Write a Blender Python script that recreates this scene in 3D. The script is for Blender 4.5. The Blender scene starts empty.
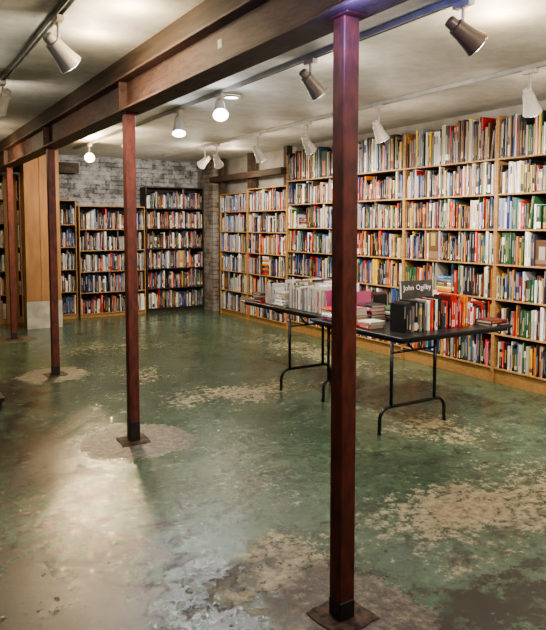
import bpy, bmesh, math, random
from mathutils import Vector, Matrix, Euler
random.seed(23)
S = bpy.context.scene
COL = S.collection
H_CEIL = 2.80
try:
    S.view_settings.look = 'AgX - Medium High Contrast'
except Exception:
    pass

# ------------------------------------------------------------ materials
def newmat(name):
    m = bpy.data.materials.new(name); m.use_nodes = True
    nt = m.node_tree
    b = nt.nodes.get('Principled BSDF')
    return m, nt, b
def N(nt, t, **kw):
    n = nt.nodes.new(t)
    for k, v in kw.items():
        if hasattr(n, k): setattr(n, k, v)
        else: n.inputs[k].default_value = v
    return n
def ramp(nt, stops, fac=None):
    r = nt.nodes.new('ShaderNodeValToRGB')
    e = r.color_ramp.elements
    while len(e) < len(stops): e.new(0.5)
    for i, (p, c) in enumerate(stops):
        e[i].position = p
        e[i].color = (c[0], c[1], c[2], 1) if not isinstance(c, (int, float)) else (c, c, c, 1)
    if fac is not None: nt.links.new(fac, r.inputs[0])
    return r
def mixc(nt, fac, a, b, mode='MIX'):
    m = nt.nodes.new('ShaderNodeMix'); m.data_type = 'RGBA'; m.blend_type = mode
    for idx, v in ((0, fac), (6, a), (7, b)):
        if isinstance(v, bpy.types.NodeSocket): nt.links.new(v, m.inputs[idx])
        elif isinstance(v, (int, float)): m.inputs[idx].default_value = v
        else: m.inputs[idx].default_value = (v[0], v[1], v[2], 1)
    return m.outputs[2]
def math_(nt, op, a, b=None, clamp=False):
    m = nt.nodes.new('ShaderNodeMath'); m.operation = op; m.use_clamp = clamp
    for i, v in enumerate((a, b)):
        if v is None: continue
        if isinstance(v, bpy.types.NodeSocket): nt.links.new(v, m.inputs[i])
        else: m.inputs[i].default_value = v
    return m.outputs[0]
def pos(nt):
    return nt.nodes.new('ShaderNodeNewGeometry').outputs['Position']
def noise(nt, vec, scale, detail=4, rough=.55):
    n = N(nt, 'ShaderNodeTexNoise'); n.inputs['Scale'].default_value = scale
    n.inputs['Detail'].default_value = detail; n.inputs['Roughness'].default_value = rough
    nt.links.new(vec, n.inputs['Vector']); return n.outputs['Fac']
def bump(nt, b, h, strength=.3, dist=.01):
    n = nt.nodes.new('ShaderNodeBump'); n.inputs['Strength'].default_value = strength
    n.inputs['Distance'].default_value = dist
    nt.links.new(h, n.inputs['Height']); nt.links.new(n.outputs[0], b.inputs['Normal'])
def simple(name, c1, c2=None, scale=8, rough=.5, metal=0, bmp=0, stretch=None):
    m, nt, b = newmat(name)
    c2 = c2 or tuple(x * .75 for x in c1)
    v = pos(nt)
    if stretch:
        mp = N(nt, 'ShaderNodeMapping'); mp.inputs['Scale'].default_value = stretch
        nt.links.new(v, mp.inputs['Vector']); v = mp.outputs[0]
    n = noise(nt, v, scale)
    r = ramp(nt, [(.35, c2), (.65, c1)], n)
    nt.links.new(r.outputs[0], b.inputs['Base Color'])
    b.inputs['Roughness'].default_value = rough; b.inputs['Metallic'].default_value = metal
    if bmp: bump(nt, b, n, bmp, .005)
    return m

M = {}
M['wood'] = simple('golden_pine', (.40, .23, .09), (.27, .14, .05), 6, .5, 0, .1, (3, 3, 12))
M['woodlight'] = simple('light_plywood', (.34, .18, .075), (.26, .13, .05), 3, .6, 0, .1, (5, 5, .8))
M['wooddark'] = simple('dark_stained_wood', (.035, .022, .016), (.02, .013, .01), 5, .5, 0, .1, (3, 3, 12))
M['backpanel'] = simple('dark_back_panel', (.025, .016, .011), (.015, .01, .007), 3, .8)
M['timber'] = simple('old_timber', (.07, .042, .026), (.03, .02, .014), 5, .7, 0, .3, (2, .5, 6))
M['whitepaint'] = simple('chalky_white_paint', (.50, .47, .42), (.32, .29, .25), 5, .7)
M['red'] = simple('oxblood_post_paint', (.17, .038, .022), (.07, .020, .013), 9, .58, 0, .2, (3, 3, 1.2))
M['blackfoot'] = simple('black_worn_paint', (.015, .013, .012), (.04, .03, .025), 20, .45)
M['plate'] = simple('rusty_floor_plate', (.12, .075, .045), (.018, .014, .011), 24, .8, .1, .9)
M['tabletop'] = simple('black_laminate', (.012, .011, .011), (.02, .018, .017), 10, .35)
M['tube'] = simple('dark_steel_tube', (.03, .028, .03), (.02, .02, .02), 10, .3, .6)
M['lampwhite'] = simple('white_enamel', (.66, .62, .55), (.55, .51, .45), 10, .35)
M['lamptaupe'] = simple('taupe_enamel', (.36, .31, .25), (.27, .23, .18), 10, .35)
M['lampsilhouette'] = simple('silhouette_brown_enamel', (.14, .095, .055), (.085, .055, .033), 10, .35)  # backlit silhouette of a white head put into the enamel colour
M['track'] = simple('white_track_paint', (.46, .45, .42), (.36, .35, .33), 10, .45)
M['pages'] = simple('page_paper', (.66, .60, .48), (.5, .45, .35), 60, .8)
M['paper'] = simple('white_paper_tag', (.75, .72, .66), (.6, .57, .5), 30, .7)
M['ink'] = simple('white_title_ink', (.85, .85, .82), (.8, .8, .78), 30, .6)
M['darkcover'] = simple('charcoal_cover', (.06, .055, .048), (.035, .032, .03), 12, .45)

def emis(name, c, s):
    m, nt, b = newmat(name)
    b.inputs['Base Color'].default_value = (*c, 1)
    b.inputs['Emission Color'].default_value = (*c, 1)
    b.inputs['Emission Strength'].default_value = s
    return m
M['bulbwarm'] = emis('warm_bulb_glow', (1, .55, .18), 110)
M['bulbcool'] = emis('cool_bulb_glow', (.85, .92, 1), 20)
M['bulboff'] = simple('frosted_bulb', (.6, .6, .6), (.5, .5, .5), 5, .3)

# beam steel
m, nt, b = newmat('brown_painted_steel_beam')
v = pos(nt)
mp = N(nt, 'ShaderNodeMapping'); mp.inputs['Scale'].default_value = (7, 1.6, 9); nt.links.new(v, mp.inputs[0])
n1 = noise(nt, mp.outputs[0], 3.5, 12, .85)
r = ramp(nt, [(.34, (.020, .011, .008)), (.46, (.068, .034, .025)), (.53, (.135, .07, .048)), (.58, (.068, .036, .027)), (.64, (.30, .22, .16)), (.70, (.08, .042, .03))], n1)
nt.links.new(r.outputs[0], b.inputs['Base Color']); b.inputs['Roughness'].default_value = .55
bump(nt, b, n1, .9, .008); M['beam'] = m

# book colour material
m, nt, b = newmat('printed_book_covers')
a = N(nt, 'ShaderNodeAttribute'); a.attribute_name = 'col'
nt.links.new(a.outputs['Color'], b.inputs['Base Color']); b.inputs['Roughness'].default_value = .45
M['book'] = m

# ceiling
m, nt, b = newmat('stained_plaster_ceiling')
v = pos(nt)
n1 = noise(nt, v, 1.3, 6, .6); n2 = noise(nt, v, 7, 8, .7)
c = ramp(nt, [(.3, (.50, .48, .43)), (.6, (.64, .61, .55))], n1)
c2 = ramp(nt, [(.35, .78), (.6, 1.0)], n2)
nt.links.new(mixc(nt, 1.0, c.outputs[0], c2.outputs[0], 'MULTIPLY'), b.inputs['Base Color'])
b.inputs['Roughness'].default_value = .6; bump(nt, b, n2, .35, .010); M['ceil'] = m

M['wall'] = simple('grey_plaster_wall', (.34, .31, .27), (.24, .22, .19), 3, .85, 0, .3)

def brickmat(name, c1, c2, mortar, paint, pa):
    m, nt, b = newmat(name)
    tc = N(nt, 'ShaderNodeNewGeometry')
    nz = N(nt, 'ShaderNodeTexNoise'); nz.inputs['Scale'].default_value = 5; nz.inputs['Detail'].default_value = 3
    nt.links.new(tc.outputs['Position'], nz.inputs['Vector'])
    wv = N(nt, 'ShaderNodeVectorMath', operation='SCALE'); nt.links.new(nz.outputs['Color'], wv.inputs[0]); wv.inputs['Scale'].default_value = .05
    ad = N(nt, 'ShaderNodeVectorMath', operation='ADD'); nt.links.new(tc.outputs['Position'], ad.inputs[0]); nt.links.new(wv.outputs[0], ad.inputs[1])
    sp = N(nt, 'ShaderNodeSeparateXYZ'); nt.links.new(ad.outputs[0], sp.inputs[0])
    s = math_(nt, 'ADD', sp.outputs[0], sp.outputs[1])
    cb = N(nt, 'ShaderNodeCombineXYZ'); nt.links.new(s, cb.inputs[0]); nt.links.new(sp.outputs[2], cb.inputs[1])
    br = N(nt, 'ShaderNodeTexBrick'); nt.links.new(cb.outputs[0], br.inputs['Vector'])
    br.inputs['Scale'].default_value = 1; br.inputs['Brick Width'].default_value = .22
    br.inputs['Row Height'].default_value = .078; br.inputs['Mortar Size'].default_value = .008
    br.inputs['Mortar Smooth'].default_value = .3
    br.inputs['Color1'].default_value = (*c1, 1); br.inputs['Color2'].default_value = (*c2, 1)
    br.inputs['Mortar'].default_value = (*mortar, 1)
    n1 = noise(nt, tc.outputs['Position'], 3.5, 8, .8)
    rr = ramp(nt, [(.44, 0.0), (.58, pa)], n1)
    nt.links.new(mixc(nt, rr.outputs[0], br.outputs['Color'], paint), b.inputs['Base Color'])
    b.inputs['Roughness'].default_value = .85
    h = math_(nt, 'SUBTRACT', n1, br.outputs['Fac']); bump(nt, b, h, .6, .012)
    return m
M['brick'] = brickmat('mottled_grey_brick', (.25, .25, .255), (.095, .09, .09), (.05, .05, .05), (.50, .51, .52), .62)
M['brickred'] = brickmat('old_grey_brick', (.22, .16, .12), (.10, .085, .07), (.045, .04, .038), (.34, .33, .32), .5)

# floor
m, nt, b = newmat('worn_green_painted_concrete')
v = pos(nt)
nw = N(nt, 'ShaderNodeTexNoise'); nw.inputs['Scale'].default_value = 2.6; nw.inputs['Detail'].default_value = 8; nw.inputs['Roughness'].default_value = .7
nt.links.new(v, nw.inputs['Vector'])
vs = N(nt, 'ShaderNodeVectorMath', operation='SUBTRACT'); nt.links.new(nw.outputs['Color'], vs.inputs[0]); vs.inputs[1].default_value = (.5, .5, .5)
vm = N(nt, 'ShaderNodeVectorMath', operation='SCALE'); nt.links.new(vs.outputs[0], vm.inputs[0]); vm.inputs['Scale'].default_value = 1.2
va = N(nt, 'ShaderNodeVectorMath', operation='ADD'); nt.links.new(v, va.inputs[0]); nt.links.new(vm.outputs[0], va.inputs[1])
vm2 = N(nt, 'ShaderNodeVectorMath', operation='SCALE'); nt.links.new(vs.outputs[0], vm2.inputs[0]); vm2.inputs['Scale'].default_value = .4
va2 = N(nt, 'ShaderNodeVectorMath', operation='ADD'); nt.links.new(v, va2.inputs[0]); nt.links.new(vm2.outputs[0], va2.inputs[1])
def blob(cx, cy, rx, ry, src):
    s1 = N(nt, 'ShaderNodeVectorMath', operation='SUBTRACT'); nt.links.new(src, s1.inputs[0]); s1.inputs[1].default_value = (cx, cy, 0)
    s2 = N(nt, 'ShaderNodeVectorMath', operation='MULTIPLY'); nt.links.new(s1.outputs[0], s2.inputs[0]); s2.inputs[1].default_value = (1 / rx, 1 / ry, 0)
    s3 = N(nt, 'ShaderNodeVectorMath', operation='LENGTH'); nt.links.new(s2.outputs[0], s3.inputs[0])
    return math_(nt, 'SUBTRACT', 1.0, s3.outputs['Value'], True)
def blobs(lst, src=None):
    o = None
    for t in lst:
        w = blob(*t[:4], src or va.outputs[0])
        if len(t) > 4: w = math_(nt, 'MULTIPLY', w, t[4])
        o = w if o is None else math_(nt, 'MAXIMUM', o, w)
    return o
nbig = noise(nt, v, .8, 5, .6); nmid = noise(nt, v, 3.2, 9, .70); nfin = noise(nt, v, 18, 10, .85); nvf = noise(nt, v, 60, 4, .7); nblot = noise(nt, v, 5, 10, .78)
green = ramp(nt, [(.25, (.030, .052, .034)), (.46, (.060, .104, .064)), (.60, (.090, .145, .092)), (.8, (.135, .18, .122))], math_(nt, 'ADD', math_(nt, 'MULTIPLY', nbig, .5), math_(nt, 'MULTIPLY', nmid, .5)))
mott = ramp(nt, [(.38, .42), (.5, 1.0), (.66, 1.5)], nfin)
gcol = mixc(nt, .9, green.outputs[0], mott.outputs[0], 'MULTIPLY')
scuff = ramp(nt, [(.51, 0.0), (.60, .66)], nblot)
gcol = mixc(nt, scuff.outputs[0], gcol, (.018, .026, .019))
tanb = blobs([(2.75, 2.40, .75, .50), (1.50, 2.38, .50, .38, .8), (2.9, 5.3, 1.1, .5, .62), (3.7, 3.7, .5, .8, .62), (2.3, 6.5, .5, .8, .35), (3.4, 2.2, .8, .8, .7), (2.0, 3.3, .4, .4, .3), (4.6, 6.5, .5, 2.5, .5), (1.4, 1.6, .5, .3, .6), (2.6, 8.2, 1.3, .8, .3)])
tsum = math_(nt, 'ADD', math_(nt, 'MULTIPLY', tanb, .23), math_(nt, 'ADD', math_(nt, 'MULTIPLY', nmid, .25), math_(nt, 'MULTIPLY', nfin, .75)))
tmask = ramp(nt, [(.570, 0.0), (.630, .95)], tsum)
tanc = ramp(nt, [(.42, (.09, .065, .035)), (.52, (.30, .24, .135)), (.64, (.52, .43, .27))], nfin)
c1 = mixc(nt, tmask.outputs[0], gcol, tanc.outputs[0])
ring = blobs([(1.56, 4.52, .50, .50), (1.55, 6.99, .44, .44), (1.57, 2.0, .42, .42), (1.56, 9.47, .36, .36)], va2.outputs[0])
rsum = math_(nt, 'ADD', math_(nt, 'MULTIPLY', ring, 1.5), math_(nt, 'MULTIPLY', nfin, 1.3))
rmask = ramp(nt, [(.86, 0.0), (1.0, .88)], rsum)
ringc = ramp(nt, [(.42, (.018, .014, .010)), (.5, (.085, .065, .042)), (.57, (.19, .155, .105)), (.66, (.36, .30, .21))], nfin)
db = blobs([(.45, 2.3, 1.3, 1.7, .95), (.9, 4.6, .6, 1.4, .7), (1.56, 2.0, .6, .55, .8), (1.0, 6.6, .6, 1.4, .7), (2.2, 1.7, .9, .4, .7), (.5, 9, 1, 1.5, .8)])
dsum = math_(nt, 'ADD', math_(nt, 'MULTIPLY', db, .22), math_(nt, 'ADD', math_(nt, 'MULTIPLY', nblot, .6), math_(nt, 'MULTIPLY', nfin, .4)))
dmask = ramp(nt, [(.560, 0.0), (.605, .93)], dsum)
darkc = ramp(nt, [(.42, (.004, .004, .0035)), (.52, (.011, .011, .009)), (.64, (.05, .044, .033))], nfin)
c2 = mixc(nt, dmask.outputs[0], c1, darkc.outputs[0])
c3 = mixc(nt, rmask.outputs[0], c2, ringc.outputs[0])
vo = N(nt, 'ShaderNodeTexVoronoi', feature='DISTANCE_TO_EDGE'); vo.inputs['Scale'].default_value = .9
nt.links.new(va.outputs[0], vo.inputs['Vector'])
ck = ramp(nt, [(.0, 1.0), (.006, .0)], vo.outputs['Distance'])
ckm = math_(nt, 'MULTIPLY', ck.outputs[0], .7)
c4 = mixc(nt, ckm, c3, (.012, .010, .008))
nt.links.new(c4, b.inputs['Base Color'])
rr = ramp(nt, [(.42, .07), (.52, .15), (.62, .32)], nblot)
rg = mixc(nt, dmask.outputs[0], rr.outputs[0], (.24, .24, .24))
rg = mixc(nt, tmask.outputs[0], rg, (.55, .55, .55))
rg = mixc(nt, rmask.outputs[0], rg, (.55, .55, .55))
nt.links.new(rg, b.inputs['Roughness'])
b.inputs['Specular IOR Level'].default_value = .85
hh = math_(nt, 'ADD', math_(nt, 'MULTIPLY', nmid, 1.1), math_(nt, 'ADD', math_(nt, 'MULTIPLY', nfin, .34), math_(nt, 'ADD', math_(nt, 'MULTIPLY', nvf, .06), math_(nt, 'MULTIPLY', tmask.outputs[0], -.3))))
hh = math_(nt, 'SUBTRACT', hh, math_(nt, 'MULTIPLY', ck.outputs[0], .4))
bump(nt, b, hh, .5, .009)
M['floor'] = m

# ------------------------------------------------------------ mesh helpers
def link(o, parent=None):
    COL.objects.link(o)
    if parent is not None: o.parent = parent
    return o
def tag(o, label, cat, group=None, kind=None):
    if label: o['label'] = label
    if cat: o['category'] = cat
    if group: o['group'] = group
    if kind: o['kind'] = kind
def obj_from_bm(name, bm, mat, parent=None, loc=(0, 0, 0), smooth=False):
    me = bpy.data.meshes.new(name); bm.to_mesh(me); bm.free()
    if isinstance(mat, (list, tuple)):
        for x in mat: me.materials.append(x)
    else: me.materials.append(mat)
    if smooth:
        for p in me.polygons: p.use_smooth = True
    o = bpy.data.objects.new(name, me); o.location = loc
    return link(o, parent)
def bm_box(bm, lo, hi, bev=0):
    r = bmesh.ops.create_cube(bm, size=1)
    vs = r['verts']
    for v in vs:
        v.co = Vector(((lo[i] + hi[i]) / 2 + v.co[i] * (hi[i] - lo[i])) for i in range(3))
    if bev:
        es = list({e for v in vs for e in v.link_edges})
        bmesh.ops.bevel(bm, geom=es, offset=bev, segments=1, affect='EDGES')
def box(name, lo, hi, mat, parent=None, bev=0.002, origin=None):
    c = ((lo[0] + hi[0]) / 2, (lo[1] + hi[1]) / 2, lo[2])
    bm = bmesh.new()
    bm_box(bm, [lo[i] - c[i] for i in range(3)], [hi[i] - c[i] for i in range(3)], bev)
    return obj_from_bm(name, bm, mat, parent, c)
def empty(name, loc):
    o = bpy.data.objects.new(name, None); o.location = loc; o.empty_display_size = .1
    return link(o)
def lathe(bm, prof, seg=24, mat=Matrix.Identity(4)):
    rings = []
    for z, r in prof:
        if r < 1e-5: rings.append([bm.verts.new(mat @ Vector((0, 0, z)))])
        else: rings.append([bm.verts.new(mat @ Vector((r * math.cos(2 * math.pi * i / seg), r * math.sin(2 * math.pi * i / seg), z))) for i in range(seg)])
    for A, B in zip(rings, rings[1:]):
        for i in range(seg):
            j = (i + 1) % seg
            if len(A) == 1 and len(B) == 1: continue
            if len(A) == 1: bm.faces.new((A[0], B[i], B[j]))
            elif len(B) == 1: bm.faces.new((A[i], A[j], B[0]))
            else: bm.faces.new((A[i], A[j], B[j], B[i]))
def tube(name, pts, r, mat, parent=None, loc=(0, 0, 0), seg=10):
    bm = bmesh.new(); rings = []
    pts = [Vector(p) for p in pts]
    for i, p in enumerate(pts):
        d = (pts[min(i + 1, len(pts) - 1)] - pts[max(i - 1, 0)]).normalized()
        ref = Vector((0, 1, 0)) if abs(d.y) < .9 else Vector((1, 0, 0))
        x = d.cross(ref).normalized(); y = d.cross(x).normalized()
        rings.append([bm.verts.new(p + r * (math.cos(2 * math.pi * k / seg) * x + math.sin(2 * math.pi * k / seg) * y)) for k in range(seg)])
    for A, B in zip(rings, rings[1:]):
        for i in range(seg): bm.faces.new((A[i], A[(i + 1) % seg], B[(i + 1) % seg], B[i]))
    bm.faces.new(rings[0]); bm.faces.new(rings[-1][::-1])
    bmesh.ops.recalc_face_normals(bm, faces=bm.faces)
    return obj_from_bm(name, bm, mat, parent, loc, True)

# ------------------------------------------------------------ camera
th = math.atan(45 / 640); yaw = math.atan2(.5236, .852)
cam = bpy.data.cameras.new('camera'); camo = bpy.data.objects.new('camera', cam); link(camo)
camo.location = (0, 0, 1.6); camo.rotation_euler = (math.pi / 2 - th, 0, -yaw)
cam.sensor_width = 36; cam.lens = 36 * 640 / 630; cam.clip_start = .05; cam.shift_y = -45 / 630
S.camera = camo
def proj(p):
    X = .852 * p[0] - .5236 * p[1]; Y = .5236 * p[0] + .852 * p[1]; Z = p[2] - 1.6
    f = Y * math.cos(th) - Z * math.sin(th); u = Y * math.sin(th) + Z * math.cos(th)
    if f <= .1: return (-999, -999, f)
    return (273 + 640 * X / f, 270 - 640 * u / f, f)

# ------------------------------------------------------------ room
XL, XR, YF, YB = -2.6, 5.52, -2.6, 11.33
def structure(name, lo, hi, mat):
    o = box(name, lo, hi, mat, bev=0); o['kind'] = 'structure'; return o
structure('floor', (XL - .1, YF - .1, -.1), (XR + .1, YB + .1, 0), M['floor'])
structure('ceiling', (XL - .1, YF - .1, H_CEIL), (XR + .1, YB + .1, H_CEIL + .1), M['ceil'])
structure('wall_right', (XR, YF, 0), (XR + .1, YB, H_CEIL), M['wall'])
structure('wall_left', (XL - .1, YF, 0), (XL, YB, H_CEIL), M['wall'])
structure('wall_back', (XL, YB, 0), (XR, YB + .1, H_CEIL), M['brick'])
structure('wall_front', (XL, YF - .1, 0), (XR, YF, H_CEIL), M['wall'])

# ------------------------------------------------------------ steel beam and posts
bx = 1.56; z0 = 2.40; z1 = 2.635
PY = (2.00, 4.52, 6.99, 9.47)
e = empty('steel_beam', (bx, 4.2, z0))
tag(e, 'long weathered reddish-brown steel beam running under the ceiling', 'beam')
box('bottom_flange', (-.085, -6.7, 0), (.085, 6.7, .016), M['beam'], e, .003)
box('top_flange', (-.085, -6.7, z1 - z0 - .016), (.085, 6.7, z1 - z0), M['beam'], e, .003)
box('web', (-.010, -6.7, .0161), (.010, 6.7, z1 - z0 - .0161), M['beam'], e, 0)
for py in PY[1:]:
    box('stiffener_plate', (-.07, py - .006 - 4.2, .0162), (-.0101, py + .006 - 4.2, z1 - z0 - .0162), M['beam'], e, .001)
o = box('timber_plank', (bx - .03, -2.5, z1 + .0005), (bx + .03, 10.9, H_CEIL), M['timber'])
tag(o, 'dark timber plank packed between the steel beam and ceiling', 'timber')
o = box('paper_tag', (0, 0, 0), (.002, .045, .045), M['paper'], bev=0); o.location = (bx - .0115, 3.05, 2.52)
tag(o, 'small white paper tag stuck on the side of the steel beam', 'tag')

def post(y, foot=.14, ang=0):
    e = empty('steel_post', (bx, y, 0))
    tag(e, 'square dark red steel post standing under the long beam', 'post', 'steel posts under the beam')
    R = .037
    box('shaft', (-R, -R, foot), (R, R, z0 - .008), M['red'], e, .004)
    f = box('post_foot', (-R - .001, -R - .001, .005), (R + .001, R + .001, foot), M['blackfoot'], e, .003); f['label'] = 'black scuffed lower end of the post'
    bm = bmesh.new()
    rnd = random.Random(int(y * 100)); pts = []
    for (ax, ay, bx_, by) in ((-1, -1, 1, -1), (1, -1, 1, 1), (1, 1, -1, 1), (-1, 1, -1, -1)):
        for k in range(5):
            f_ = k / 5; px, py = ax + (bx_ - ax) * f_, ay + (by - ay) * f_
            s = .115 * (1 - (rnd.random() * .10 if k else .14 * rnd.random()))
            pts.append((px * s, py * s))
    lo = [bm.verts.new((x, y_, 0)) for x, y_ in pts]; hi = [bm.verts.new((x * .97, y_ * .97, .0048)) for x, y_ in pts]
    bm.faces.new(lo[::-1]); bm.faces.new(hi)
    for i in range(len(pts)): bm.faces.new((lo[i], lo[(i + 1) % len(pts)], hi[(i + 1) % len(pts)], hi[i]))
    o = obj_from_bm('base_plate', bm, M['plate'], e); o['label'] = 'rusty worn square steel floor plate'; o.rotation_euler = (0, 0, ang)
    box('cap_plate', (-.05, -.07, z0 - .008), (.05, .07, z0 - .0005), M['red'], e)
post(PY[0], .08, .12); post(PY[1], .15, -.05); post(PY[2], .1, .1); post(PY[3], .1)

# ------------------------------------------------------------ books
PAL = [((.54, .47, .36), 7), ((.74, .72, .67), 8), ((.010, .010, .012), 21), ((.035, .035, .042), 8), ((.44, .022, .016), 6), ((.13, .012, .014), 5), ((.012, .022, .11), 7), ((.025, .10, .28), 4),
       ((.62, .42, .05), 4), ((.56, .15, .02), 3), ((.025, .09, .04), 5), ((.02, .11, .13), 2), ((.10, .05, .025), 8), ((.28, .19, .10), 7), ((.17, .17, .18), 5), ((.45, .10, .2), 1), ((.30, .38, .50), 2)]
PN = {0: 'cream', 1: 'white', 2: 'black', 3: 'dark grey', 4: 'red', 5: 'maroon', 6: 'navy blue', 7: 'blue', 8: 'mustard yellow', 9: 'orange', 10: 'green', 11: 'teal', 12: 'brown', 13: 'tan', 14: 'grey', 15: 'pink', 16: 'pale blue'}
PW = [w for _, w in PAL]
BOOKS = []
def pick(pal=None, strict=False):
    if pal and not strict and random.random() < .15: pal = None
    i = random.choice(pal) if pal else random.choices(range(len(PAL)), PW)[0]
    c = PAL[i][0]; k = random.uniform(.6, 1.2)
    return i, tuple(min(.85, x * k * random.uniform(.9, 1.1)) for x in c)
def contrast(c):
    l = .3 * c[0] + .6 * c[1] + .1 * c[2]
    if l > .25: return random.choice([(.03, .03, .04), (.3, .02, .02), (.03, .05, .15), (.15, .08, .04)])
    return random.choice([(.65, .63, .56), (.6, .45, .14), (.45, .45, .45), (.7, .68, .6), (.6, .2, .05)])
def add_book(base, t, n, T, D, H, lean=0, ci=None, kindlab='', grp='', flat=False):
    i, c = ci if ci else pick()
    b = dict(base=Vector(base), t=Vector(t), n=Vector(n), T=T, D=D, H=H, lean=lean, ci=i, c=c, tc=contrast(c), band=random.random(), lab=kindlab, grp=grp, flat=flat, r=random.random(), r2=random.random())
    BOOKS.append(b); return b
def book_geo(b, V, F, C):
    T, D, H = b['T'], b['D'], b['H']; c = b['c']; tc = b['tc']; pc = (.42, .36, .27)
    up = Vector((0, 0, 1)); t = b['t']; n = b['n']
    if b['flat']: ax_t, ax_h, ax_n = up, t, n
    else: ax_t, ax_h, ax_n = t, up, n
    ca, sa = math.cos(b['lean']), math.sin(b['lean'])
    def P(x, d, z):
        if b['lean']:
            if b['lean'] > 0: x2, z2 = x * ca + z * sa, z * ca - x * sa + T * sa
            else: x2, z2 = x * ca + z * sa + H * abs(sa), z * ca - x * sa
            x, z = x2, z2
        return b['base'] + ax_t * x + ax_h * z - ax_n * d
    def bx_(x0, x1, d0, d1, za, zb, col):
        k = len(V)
        for (x, d, z) in ((x0, d0, za), (x1, d0, za), (x1, d1, za), (x0, d1, za), (x0, d0, zb), (x1, d0, zb), (x1, d1, zb), (x0, d1, zb)): V.append(P(x, d, z))
        for f in ((0, 3, 2, 1), (4, 5, 6, 7), (0, 1, 5, 4), (1, 2, 6, 5), (2, 3, 7, 6), (3, 0, 4, 7)):
            F.append(tuple(k + q for q in f)); C.append(col)
    bt = min(.003, T * .12)
    bx_(0, bt, 0, D, 0, H, c); bx_(T - bt, T, 0, D, 0, H, c)
    bx_(bt, T - bt, .004, D - .005, .003, H - .004, pc)
    bul = min(.005, T * .15)
    xs = [0, .28 * T, .72 * T, T]; ds = [0, -bul, -bul, 0]
    st = b['band']
    if st < .35: zs = [0, .08, .14, .62, .86, 1]
    elif st < .7: zs = [0, .1, .25, .75, .9, 1]
    else: zs = [0, .05, .3, .5, .94, 1]
    k = len(V)
    for z in zs:
        for x, d in zip(xs, ds): V.append(P(x, d, z * H))
    bandc = tuple(min(.8, q * 1.6 + .04) for q in c) if b['r'] < .5 else tc
    for iz in range(5):
        for ix in range(3):
            col = c
            if ix == 1 and iz == (2 if st < .7 else 3) : col = tuple(.4 * a_ + .6 * b_ for a_, b_ in zip(tc, c))
            if b['r2'] < .22 and iz == (3 if st < .35 else 1): col = bandc
            if ix == 1 and iz == 1 and b['r'] > .6: col = tc
            F.append((k + iz * 4 + ix, k + iz * 4 + ix + 1, k + (iz + 1) * 4 + ix + 1, k + (iz + 1) * 4 + ix)); C.append(col)
def make_mesh(name, V, F, C, origin):
    me = bpy.data.meshes.new(name)
    me.from_pydata([tuple(v - origin) for v in V], [], F)
    at = me.color_attributes.new('col', 'FLOAT_COLOR', 'CORNER')
    buf = []
    for f, c in zip(F, C):
        for _ in f: buf.extend((c[0], c[1], c[2], 1))
    at.data.foreach_set('color', buf)
    me.materials.append(M['book']); me.update()
    return me

def fill_row(start, t, n, length, clear, depth, pal=None, grp='', hrange=(.22, .32)):
    x = .003; start = Vector(start); t = Vector(t); n = Vector(n)
    run = 0; ci = None; end = length; hb = .25; thk = 1
    while x < end - .009:
        r = random.random()
        if run <= 0:
            hb = min(clear - .02, random.uniform(*hrange)); run = random.randint(1, 7); ci = None
            thk = random.uniform(.7, 1.35)
            if random.random() < .06: ci = pick(pal)
        run -= 1
        T = thk * random.choice([random.uniform(.010, .016), random.uniform(.013, .022), random.uniform(.017, .034)])
        H = min(clear - .008, max(.18, random.gauss(hb, .022 if not ci else .001)))
        D = min(depth - .045, H * random.uniform(.62, .72))
        setb = random.uniform(.003, .022)
        if r < .003 and x + .20 < end:
            W = random.uniform(.13, .17)
            add_book(start + t * x - n * setb, t, n, W, .025, H, 0, pick(pal), 'displayed with its cover facing outward', grp); x += W + .004; continue
        if r < .006 and x + .26 < end and clear > .25:
            z = 0; W = random.uniform(.20, .235)
            for k in range(random.randint(6, 9)):
                tt = random.uniform(.02, .04)
                if z + tt > clear - .02: break
                add_book(start + t * (x + random.uniform(0, .004)) - n * setb + Vector((0, 0, z)), t, n, tt, .15, W - .006, 0, pick(pal), 'lying flat in a pile on the shelf', grp, True)
                z += tt + .0005
            x += W + .004; continue
        if r < .022 and x + T + .10 < end:
            a = random.uniform(.05, .12) * random.choice([-1, 1])
            w = T * math.cos(a) + H * abs(math.sin(a))
            add_book(start + t * x - n * setb, t, n, T, D, H * .96, a, ci or pick(pal), 'leaning sideways on the shelf', grp); x += w + .003; continue
        if x + T > end: break
        add_book(start + t * x - n * setb, t, n, T, D, H, 0, ci or pick(pal), 'standing upright on the shelf', grp)
        x += T + random.uniform(.0004, .002)
        if random.random() < .005: x += random.uniform(.01, .03)

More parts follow.
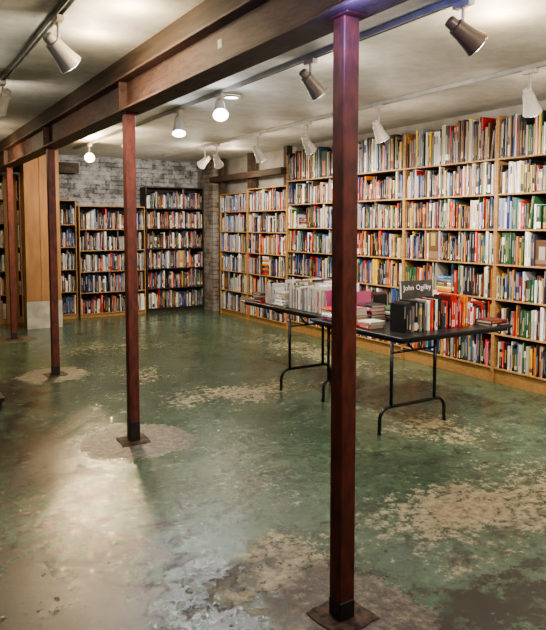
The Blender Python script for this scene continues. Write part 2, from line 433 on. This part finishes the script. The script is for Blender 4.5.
# ------------------------------------------------------------ bookcases
def bookcase(p0, t, n, width, height, shelves, clear_top, mat, label, grp, depth=.24, top=True, pal=None, stiles=()):
    t = Vector(t); n = Vector(n); p0 = Vector(p0)
    e = empty('bookcase', p0 + t * width / 2 - n * depth / 2)
    tag(e, label, 'bookcase')
    def pbox(name, x0, x1, d0, d1, za, zb, m_, bev=.0015):
        A = p0 + t * x0 - n * d0 - e.location; B = p0 + t * x1 - n * d1 - e.location
        lo = (min(A.x, B.x), min(A.y, B.y), za); hi = (max(A.x, B.x), max(A.y, B.y), zb)
        return box(name, lo, hi, m_, e, bev)
    th_ = .017; sh = .017
    pbox('side_panel', .0, th_, 0, depth, 0, height, mat)
    pbox('side_panel', width - th_, width - .001, 0, depth, 0, height, mat)
    pbox('back_panel', th_, width - th_, depth - .012, depth, 0.0, height - .02, M['backpanel'])
    pbox('kick_board', th_, width - th_, .02, .04, 0, shelves[0] - sh, mat)
    for s_ in stiles: pbox('face_stile', s_, s_ + .06, -.022, -.0005, 0, height, mat)
    for z in shelves: pbox('shelf', th_, width - th_, 0, depth - .012, z - sh, z, mat)
    if top: pbox('top_board', th_, width - th_, 0, depth - .012, height - sh, height, mat)
    for k, z in enumerate(shelves):
        last = k + 1 == len(shelves)
        zt = shelves[k + 1] - sh if not last else (height - sh if top else height + clear_top)
        fill_row(p0 + t * (th_ + .001) - n * .006 + Vector((0, 0, z + .0005)), t, n, width - 2 * th_ - .002, zt - z, depth - .006, pal, grp, (.30, .43) if (last and not top) else (.22, .32))
    return e

AF = 5.26
sh7 = [.16 + .35 * k for k in range(7)]
Y_ = (0, 1, 0); NX = (-1, 0, 0); X_ = (1, 0, 0); NY = (0, -1, 0)
cfg = [(2.98, 4.31, 2.68), (4.31, 5.63, 2.65), (5.63, 6.93, 2.66), (6.93, 8.17, 2.64)]
for (ya, yb, hh_) in cfg:
    bookcase((AF, ya + .001, 0), Y_, NX, yb - ya - .002, hh_, sh7, .06, M['wood'], 'tall golden pine bookcase packed with books against the wall', 'books on the tall pine wall bookcases', top=False)
sh6 = [.10 + .347 * k for k in range(6)]
bookcase((AF, 8.171, 0), Y_, NX, 1.22, 2.20, sh6, .02, M['wood'], 'shorter pine bookcase filled with pale books below a timber joist', 'books on the shorter pine wall bookcases', top=True, pal=[0, 1, 12, 0, 13, 4, 2, 3, 16, 9, 6, 2])
bookcase((AF, 9.40, 0), Y_, NX, 1.0, 2.15, sh6, .02, M['wood'], 'shorter pine bookcase with tan, white and blue spines', 'books on the shorter pine wall bookcases', top=True, pal=[7, 13, 16, 12, 0, 1, 2, 16, 14, 0])
sh5 = [.07 + .365 * k for k in range(5)]
MIXD = [2, 2, 3, 12, 1, 13, 5, 6, 4, 10, 14, 1]
bookcase((2.90, 11.03, 0), X_, NY, 1.18, 1.93, sh5, .02, M['wood'], 'low wooden bookcase of pale books against the brick wall', 'books on the low wooden bookcase', top=True, depth=.28, pal=[1, 1, 16, 2, 4, 6, 0, 3, 2, 14])
bookcase((4.10, 11.03, 0), X_, NY, 1.14, 2.29, [.08 + .365 * k for k in range(6)], .02, M['wooddark'], 'black wooden bookcase of books against the brick wall', 'books on the black bookcase', top=True, depth=.28, pal=MIXD)
bookcase((2.44, 11.03, 0), X_, NY, .42, 2.02, [.09 + .38 * k for k in range(5)], .02, M['wood'], 'narrow wooden bookcase squeezed beside the plywood column', 'books on the narrow bookcase', top=True, depth=.28, pal=[2, 3, 12, 1, 14, 7])
bookcase((1.05, 11.03, 0), X_, NY, .92, 2.42, [.09 + .385 * k for k in range(6)], .02, M['woodlight'], 'tall light plywood bookcase behind the plywood column', 'books on the light plywood bookcase', top=True, depth=.28, pal=[0, 1, 13, 0, 14, 13], stiles=(.52, .66, .80))

# plywood column
e = empty('plywood_column', (2.16, 10.42, 0)); tag(e, 'tall boxed plywood column with a whitewashed lower panel', 'column')
box('column_body', (-.27, -.15, .0), (.25, .15, H_CEIL - .001), M['woodlight'], e)
o = box('lower_panel', (-.275, -.162, 0), (.255, -.1501, .42), M['whitepaint'], e); o['label'] = 'whitewashed panel at the foot of the column'
box('corner_batten', (-.05, -.160, .42), (-.02, -.1501, H_CEIL - .002), M['woodlight'], e)

o = box('brick_pillar', (5.255, 10.66, 0), (XR - .001, 11.325, H_CEIL - .001), M['brickred'], bev=0); tag(o, 'grey worn brick pillar in the corner of the room', 'pillar')
o = box('timber_joist', (5.18, 8.2, 2.37), (5.30, 10.65, 2.47), M['timber']); tag(o, 'rough dark timber joist fixed above the shorter bookcases', 'timber')
for y in (8.22, 9.35, 10.42):
    o = box('timber_stud', (5.301, y, 2.205 if y < 10.4 else 0), (5.40, y + .1, H_CEIL - .001), M['timber'])
    tag(o, 'short dark timber stud standing under the ceiling beside bookcases', 'timber', 'timber studs by the joist')
o = box('timber_lintel', (1.66, 10.95, 2.47), (2.9, 11.32, 2.64), M['timber']); tag(o, 'dark timber lintel across the brick wall', 'timber')

# dark plinth
e = empty('display_plinth', (.60, 6.25, 0)); tag(e, 'low dark wooden display plinth standing on the floor', 'plinth')
box('plinth_top', (-.35, -.3, .05), (.29, .3, .085), M['wooddark'], e)
for sx in (-.30, .22):
    for sy in (-.26, .22): box('foot', (sx, sy, 0), (sx + .05, sy + .05, .0499), M['wooddark'], e)

# ------------------------------------------------------------ folding tables
TZ = .745
def arc(c, r, a0, a1, k=6):
    return [(c[0] + r * math.cos(a0 + (a1 - a0) * i / k), 0, c[1] + r * math.sin(a0 + (a1 - a0) * i / k)) for i in range(k + 1)]
def table(x0, x1, y0, y1, frames, label):
    cx, cy = (x0 + x1) / 2, (y0 + y1) / 2
    e = empty('folding_table', (cx, cy, 0)); tag(e, label, 'table')
    box('table_top', (x0 - cx, y0 - cy, TZ - .022), (x1 - cx, y1 - cy, TZ), M['tabletop'], e, .004)
    box('apron', (x0 + .03 - cx, y0 + .03 - cy, TZ - .05), (x1 - .03 - cx, y1 - .03 - cy, TZ - .0222), M['tabletop'], e, .002)
    for (fy, fa, fb, fold) in frames:
        g = bpy.data.objects.new('leg_frame', None); g.location = ((fa + fb) / 2 - cx, fy - cy, 0); link(g, e)
        if fold: g.location = ((fa + fb) / 2 - cx, fy - .70 - cy, TZ - .068); g.rotation_euler = (-math.pi / 2, 0, 0)
        w = (fb - fa) / 2; r = .0135
        zb = .20; q = min(.09, w * .4)
        pts = [(-w, 0, .0)] + [(-w + .005, 0, .06)] + arc((-w + .005 + q, zb - q), q, math.pi, math.pi / 2) + arc((w - .005 - q, zb - q), q, math.pi / 2, 0) + [(w - .005, 0, .06), (w, 0, 0)]
        tube('foot_bar', pts, r, M['tube'], g)
        lx = w * .66
        for s in (-1, 1):
            tube('leg', [(s * lx, 0, zb - .005), (s * lx, 0, TZ - .052)], r, M['tube'], g)
        if w > .25 and not fold:
            tube('brace', [(0, 0, zb + .42), (0, .12 if fy < cy else -.12, TZ - .052)], .008, M['tube'], g)
        tube('crossbar', [(-lx, 0, zb + .42), (lx, 0, zb + .42)], .009, M['tube'], g)
table(3.33, 4.60, 3.56, 4.78, [(3.66, 3.2, 3.90, False), (4.62, 3.37, 3.72, False)], 'black folding table with steel tube legs, covered with books')
table(3.50, 4.25, 4.84, 6.40, [(5.16, 3.26, 3.86, False), (6.34, 3.58, 4.18, True)], 'narrower black folding table carrying a row of white books')

tz = TZ + .0005
G1 = 'books standing on the near folding table'; G2 = 'books on the further folding table'
def table_row(start, t, n, length, pal, grp, hs=(.19, .25), lab='standing upright in a row on the table', T=(.014, .036)):
    x = 0; start = Vector(start)
    while True:
        tt = random.uniform(*T); h = random.uniform(*hs)
        if x + tt > length: break
        add_book(start + Vector(t) * x - Vector(n) * random.uniform(0, .01), t, n, tt, h * .68, h, 0, pick(pal, True), lab, grp); x += tt + .001
def pile(x, y, k, t, n, pal, grp, W=.23):
    z = tz
    for i in range(k):
        tt = random.uniform(.018, .036)
        add_book(Vector((x + random.uniform(-.01, .01), y + random.uniform(-.01, .01), z)), t, n, tt, .16, W + random.uniform(-.02, .02), 0, pick(pal), 'lying flat in a pile on the table', grp, True); z += tt + .0006
table_row((3.50, 3.72, tz), X_, NY, .25, [2, 3, 2, 14, 3], G1, (.2, .25))
table_row((3.76, 3.72, tz), X_, NY, .24, [4, 1, 2, 3, 12, 2, 6], G1, (.2, .26))
table_row((4.01, 3.72, tz), X_, NY, .25, [4, 4, 9, 5, 0, 4], G1, (.2, .27))
table_row((4.27, 3.76, tz), X_, NY, .22, [2, 1, 4, 3, 12], G1, (.13, .19))
pile(3.40, 4.00, 2, Y_, NX, [15, 1, 4], G1, .18)
pile(3.42, 4.26, 5, Y_, NX, [15, 0, 8, 1, 12], G1, .20)
pile(3.42, 4.52, 4, Y_, NX, [1, 7, 15, 4], G1, .20)
pile(3.62, 4.26, 6, Y_, NX, [1, 2, 15, 4, 0], G1, .20)
table_row((3.66, 4.52, tz), Y_, NX, .22, [15, 0, 15, 1, 6, 8], G1, (.20, .25))
pile(3.86, 4.28, 4, Y_, NX, [1, 2, 9, 10, 0], G1, .20)
table_row((3.90, 4.54, tz), Y_, NX, .2, [2, 4, 0, 12], G1, (.20, .25))
table_row((4.18, 4.05, tz), Y_, NX, .6, [4, 9, 0, 1, 2, 7], G1, (.2, .26))
pile(4.34, 3.58, 2, X_, NY, [2, 5, 12], G1, .22)
pile(4.38, 4.05, 4, X_, NY, [2, 4, 0, 9], G1, .17)
pile(4.38, 4.30, 5, X_, NY, [4, 1, 2, 8], G1, .17)
table_row((3.60, 5.12, tz), Y_, NX, .45, [1, 1, 0, 1, 14], G2, (.20, .24), T=(.009, .020))
pile(3.58, 5.60, 5, Y_, NX, [1, 0, 16, 1], G2, .19)
table_row((3.60, 5.82, tz), Y_, NX, .20, [1, 0, 14, 1], G2, (.18, .23), T=(.009, .02))
table_row((3.60, 4.88, tz), Y_, NX, .22, [15, 1, 1, 0], G2, (.20, .24), T=(.009, .022))
pile(3.80, 4.88, 6, Y_, NX, [1, 15, 12, 0], G2, .20)
table_row((3.80, 5.12, tz), Y_, NX, .85, [1, 0, 13, 1, 14, 1], G2, (.20, .26))
pile(4.03, 4.90, 6, Y_, NX, [4, 2, 8, 0], G2, .20)
table_row((4.02, 5.14, tz), Y_, NX, .8, [1, 1, 0, 2, 1, 6], G2, (.22, .26))
pile(3.58, 6.10, 4, X_, NY, [14, 12, 5, 7], G2)
pile(3.86, 6.08, 5, X_, NY, [1, 2, 5, 0], G2)

# large titled atlas propped on the table
e = empty('atlas', (3.92, 4.0, tz)); tag(e, 'large charcoal book with white title propped up on the table', 'book')
W, Hh = .36, .38
e.rotation_euler = (math.radians(-5), 0, 0)
box('cover', (-W / 2, -.016, 0), (W / 2, -.011, Hh), M['darkcover'], e, .001)
box('back_cover', (-W / 2, .011, 0), (W / 2, .016, Hh), M['darkcover'], e, .001)
box('page_block', (-W / 2 + .004, -.0109, .004), (W / 2 - .006, .0109, Hh - .005), M['pages'], e, 0)
cu = bpy.data.curves.new('title_curve', 'FONT'); cu.body = 'John Ogilby'; cu.size = .064; cu.align_x = 'CENTER'; cu.extrude = .0006; cu.space_character = 1.06; cu.offset = -.0006
tmp = bpy.data.objects.new('title_curve', cu); COL.objects.link(tmp)
bpy.context.view_layer.update()
tme = bpy.data.meshes.new_from_object(tmp.evaluated_get(bpy.context.evaluated_depsgraph_get()))
bpy.data.objects.remove(tmp)
tme.materials.clear(); tme.materials.append(M['ink'])
tx = bpy.data.objects.new('title_text', tme); link(tx, e)
tx.location = (0, -.0168, Hh - .080); tx.rotation_euler = (math.pi / 2, 0, 0); tx['label'] = 'white printed title lettering'

# split books
def ctr(b):
    ext = (b['t'] * (b['H'] if b['flat'] else b['T']) / 2) + Vector((0, 0, (b['T'] if b['flat'] else b['H']) / 2))
    return b['base'] + ext
for i, b in enumerate(BOOKS):
    p = proj(ctr(b)); tb = 'table' in b['lab'] and p[2] < 5.2
    vis = 0 < p[0] < 546 and 0 < p[1] < 630 and not (325 < p[0] < 358)
    b['key'] = (0 if tb else (1 if vis else 2), p[2])
order = sorted(range(len(BOOKS)), key=lambda i: BOOKS[i]['key'])
ind = set(order[:300])
V, F, C = [], [], []
for i, b in enumerate(BOOKS):
    if i in ind:
        v, f, c = [], [], []
        book_geo(b, v, f, c)
        xs = [q.x for q in v]; ys = [q.y for q in v]; zs = [q.z for q in v]
        og = Vector(((min(xs) + max(xs)) / 2, (min(ys) + max(ys)) / 2, min(zs)))
        o = bpy.data.objects.new('book', make_mesh('book', v, f, c, og)); o.location = og; link(o)
        thick = 'thick' if b['T'] > .028 else ('slim' if b['T'] < .017 else 'medium-thick')
        if b['T'] > .1: thick = 'wide'
        tag(o, '%s %s book %s' % (thick, PN[b['ci']], b['lab']), 'book', b['grp'])
    else: book_geo(b, V, F, C)
o = bpy.data.objects.new('books', make_mesh('books', V, F, C, Vector((0, 0, 0)))); link(o)
tag(o, 'remaining rows of mixed colourful books filling the bookcases', 'books', kind='stuff')
print('BOOKS', len(BOOKS))

# ------------------------------------------------------------ track rails and lamps
TR = H_CEIL - .035
T1, T2, T3 = .90, 2.64, 4.21
for (x, ya, yb) in ((T1, -2, 9.6), (T2, -2, 10.2), (T3, -.5, 10.4)):
    bm = bmesh.new()
    bm_box(bm, (-.018, ya, .0), (-.012, yb, .034), 0); bm_box(bm, (.012, ya, .0), (.018, yb, .034), 0); bm_box(bm, (-.0119, ya, .02), (.0119, yb, .034), 0)
    o = obj_from_bm('track_rail', bm, M['track'], None, (x, 0, TR)); tag(o, 'long white metal lighting track fixed to the ceiling', 'lighting track')

PROF = [(-.10, 0), (-.10, .026), (-.092, .032), (-.058, .033), (-.052, .044), (-.005, .048), (.05, .058), (.105, .071), (.107, .068), (.05, .052), (.0, .042), (-.03, .03), (-.03, 0)]
shade_me = {}
KP = 1.3; KS = 1.0
def lamp(x, y, hz, aim, on='warm', power=60, size=1.7, col=(1, .84, .62), src=.08, fill=9, mat='lampwhite'):
    hz += .035
    e = empty('track_light', (x, y, TR)); kind = {'warm': 'glowing warm', 'cool': 'glowing cool white', 'off': 'seen from behind'}[on]
    tag(e, {'lampwhite': 'white', 'lamptaupe': 'taupe', 'lampsilhouette': 'silhouette-dark brown'}[mat] + ' enamel spotlight hanging from the ceiling track, ' + kind, 'track light', 'spotlights on the ceiling tracks')
    box('adapter', (-.022, -.06, -.032), (.022, .06, -.0005), M['lampwhite'], e, .004)
    L = TR - hz
    tube('arm', [(0, 0, -.03), (0, 0, -L + .055), (.0, 0, -L + .052)], .009, M['lampwhite'], e)
    d = Vector(aim).normalized(); q = d.to_track_quat('Z', 'Y')
    h = bpy.data.objects.new('lamp_head', None); h.location = (0, 0, -L); h.rotation_mode = 'QUATERNION'; h.rotation_quaternion = q; link(h, e)
    if mat not in shade_me:
        bm = bmesh.new(); lathe(bm, PROF, 32); bmesh.ops.recalc_face_normals(bm, faces=bm.faces)
        so = obj_from_bm('lamp_shade', bm, M[mat], h, smooth=True); shade_me[mat] = so.data
        try: so.data.set_sharp_from_angle(angle=math.radians(35))
        except Exception: pass
    else:
        so = bpy.data.objects.new('lamp_shade', shade_me[mat]); link(so, h)
    bm = bmesh.new(); lathe(bm, [(-.028, 0), (-.025, .016), (.005, .026), (.025, .034), (.034, .030), (.04, .016), (.042, 0)], 24)
    obj_from_bm('bulb', bm, M['bulb' + on], h, smooth=True)
    li = bpy.data.lights.new('spot_beam', 'SPOT'); li.energy = power * KP; li.color = col; li.spot_size = size; li.spot_blend = .7; li.shadow_soft_size = src
    lo = bpy.data.objects.new('spot_beam', li); link(lo, h); lo.location = (0, 0, .12 if src < .06 else .15); lo.rotation_euler = (math.pi, 0, 0)
    if fill:
        li = bpy.data.lights.new('fill_glow', 'POINT'); li.energy = fill * KS; li.color = col; li.shadow_soft_size = .05  # added fill point in front of the head, lifts ceiling and ambient
        lo = bpy.data.objects.new('fill_glow', li); link(lo, h); lo.location = (0, 0, .19)
    return e
W_ = (1, .80, .55); WN = (1, .91, .77); CW = (.92, .97, 1)
lamp(T1, 3.77, 2.55, (.6, .25, -.55), 'off', 45, 1.8, WN, fill=12)
lamp(T1, 5.67, 2.58, (-.3, .5, -.7), 'off', 45, 1.8, WN, fill=12)
lamp(T1, .6, 2.58, (.5, .9, -.8), 'off', 45, 2.0, WN, fill=10)  # unseen spotlight, added as fill from the camera side
lamp(T1, 8.2, 2.58, (.5, 1.2, -.7), 'off', 65, 2.2, W_, fill=12)
lamp(T2, 2.40, 2.57, (.8, -.25, -.55), 'off', 90, 2.0, WN, fill=14, mat='lampsilhouette')
lamp(T2, 3.79, 2.575, (.75, .1, -.6), 'off', 95, 2.0, WN, mat='lamptaupe')
lamp(T2, 5.2, 2.61, (-.25, -.6, -.65), 'cool', 40, 2.4, CW, fill=9, src=.05)
lamp(T2, 6.13, 2.585, (-.15, -.4, -.9), 'cool', 40, 2.4, CW, fill=9, src=.05)
lamp(T2, 7.7, 2.585, (.3, 1.0, -.6), 'off', 70, 2.2, WN)
lamp(T2, 9.37, 2.56, (-.25, -.9, -.30), 'warm', 170, 2.6, (1, .76, .45), src=.05, fill=26)
lamp(T3, 3.16, 2.50, (.55, .15, -.8), 'off', 100, 2.2, WN)
lamp(T3, 4.87, 2.49, (.5, .0, -.85), 'off', 85, 2.2, WN)
lamp(T3, 6.1, 2.49, (.6, .1, -.7), 'off', 85, 2.2, WN)
lamp(T3, 7.22, 2.49, (.6, .1, -.8), 'off', 75, 2.2, WN)
lamp(T3, 8.4, 2.50, (.6, .5, -.7), 'off', 80, 2.2, WN, fill=12)
lamp(T3, 8.8, 2.52, (-.3, .9, -.6), 'off', 90, 2.2, WN, fill=12)
lamp(T3, 1.4, 2.52, (.8, .8, -.7), 'off', 125, 2.2, WN)  # out of view, added to fill the room with light
lamp(T2, .6, 2.6, (.3, .9, -.6), 'off', 95, 2.2, WN, fill=12)  # another added fill spotlight outside the frame

# bare point lights without fixtures, added for light pools near the ceiling
def glow(x, y, z, p, c, r=.05):
    li = bpy.data.lights.new('added_glow', 'POINT'); li.energy = p; li.color = c; li.shadow_soft_size = r
    lo = bpy.data.objects.new('added_glow', li); link(lo); lo.location = (x, y, z)
glow(1.22, 3.50, 2.66, 13, (1, .80, .50))
glow(1.20, 4.1, 2.67, 9, (1, .80, .50))
glow(3.05, 2.5, 2.66, 16, (1, .78, .48))
glow(2.3, 8.7, 2.66, 12, (1, .66, .32))
glow(4.8, 9.0, 2.66, 6, W_)
glow(1.70, 1.95, 2.48, 9, (.20, .26, 1), .03)  # this and the next two: added blue points imitating lens glare
glow(1.70, 2.25, 2.70, 9, (.20, .26, 1), .03)
glow(1.40, 1.82, 2.34, 12, (.20, .26, 1), .03)
# flush ceiling light
e = empty('ceiling_light', (2.85, 5.38, H_CEIL)); tag(e, 'small round glowing flush light on the ceiling plaster', 'ceiling light')
bm = bmesh.new(); lathe(bm, [(-.001, .085), (-.018, .082), (-.02, .07), (-.012, .066)], 28); obj_from_bm('rim', bm, M['lampwhite'], e, smooth=True)
bm = bmesh.new(); lathe(bm, [(-.006, .0), (-.0065, .04), (-.008, .066)], 28); obj_from_bm('diffuser', bm, M['bulbcool'], e, smooth=True)
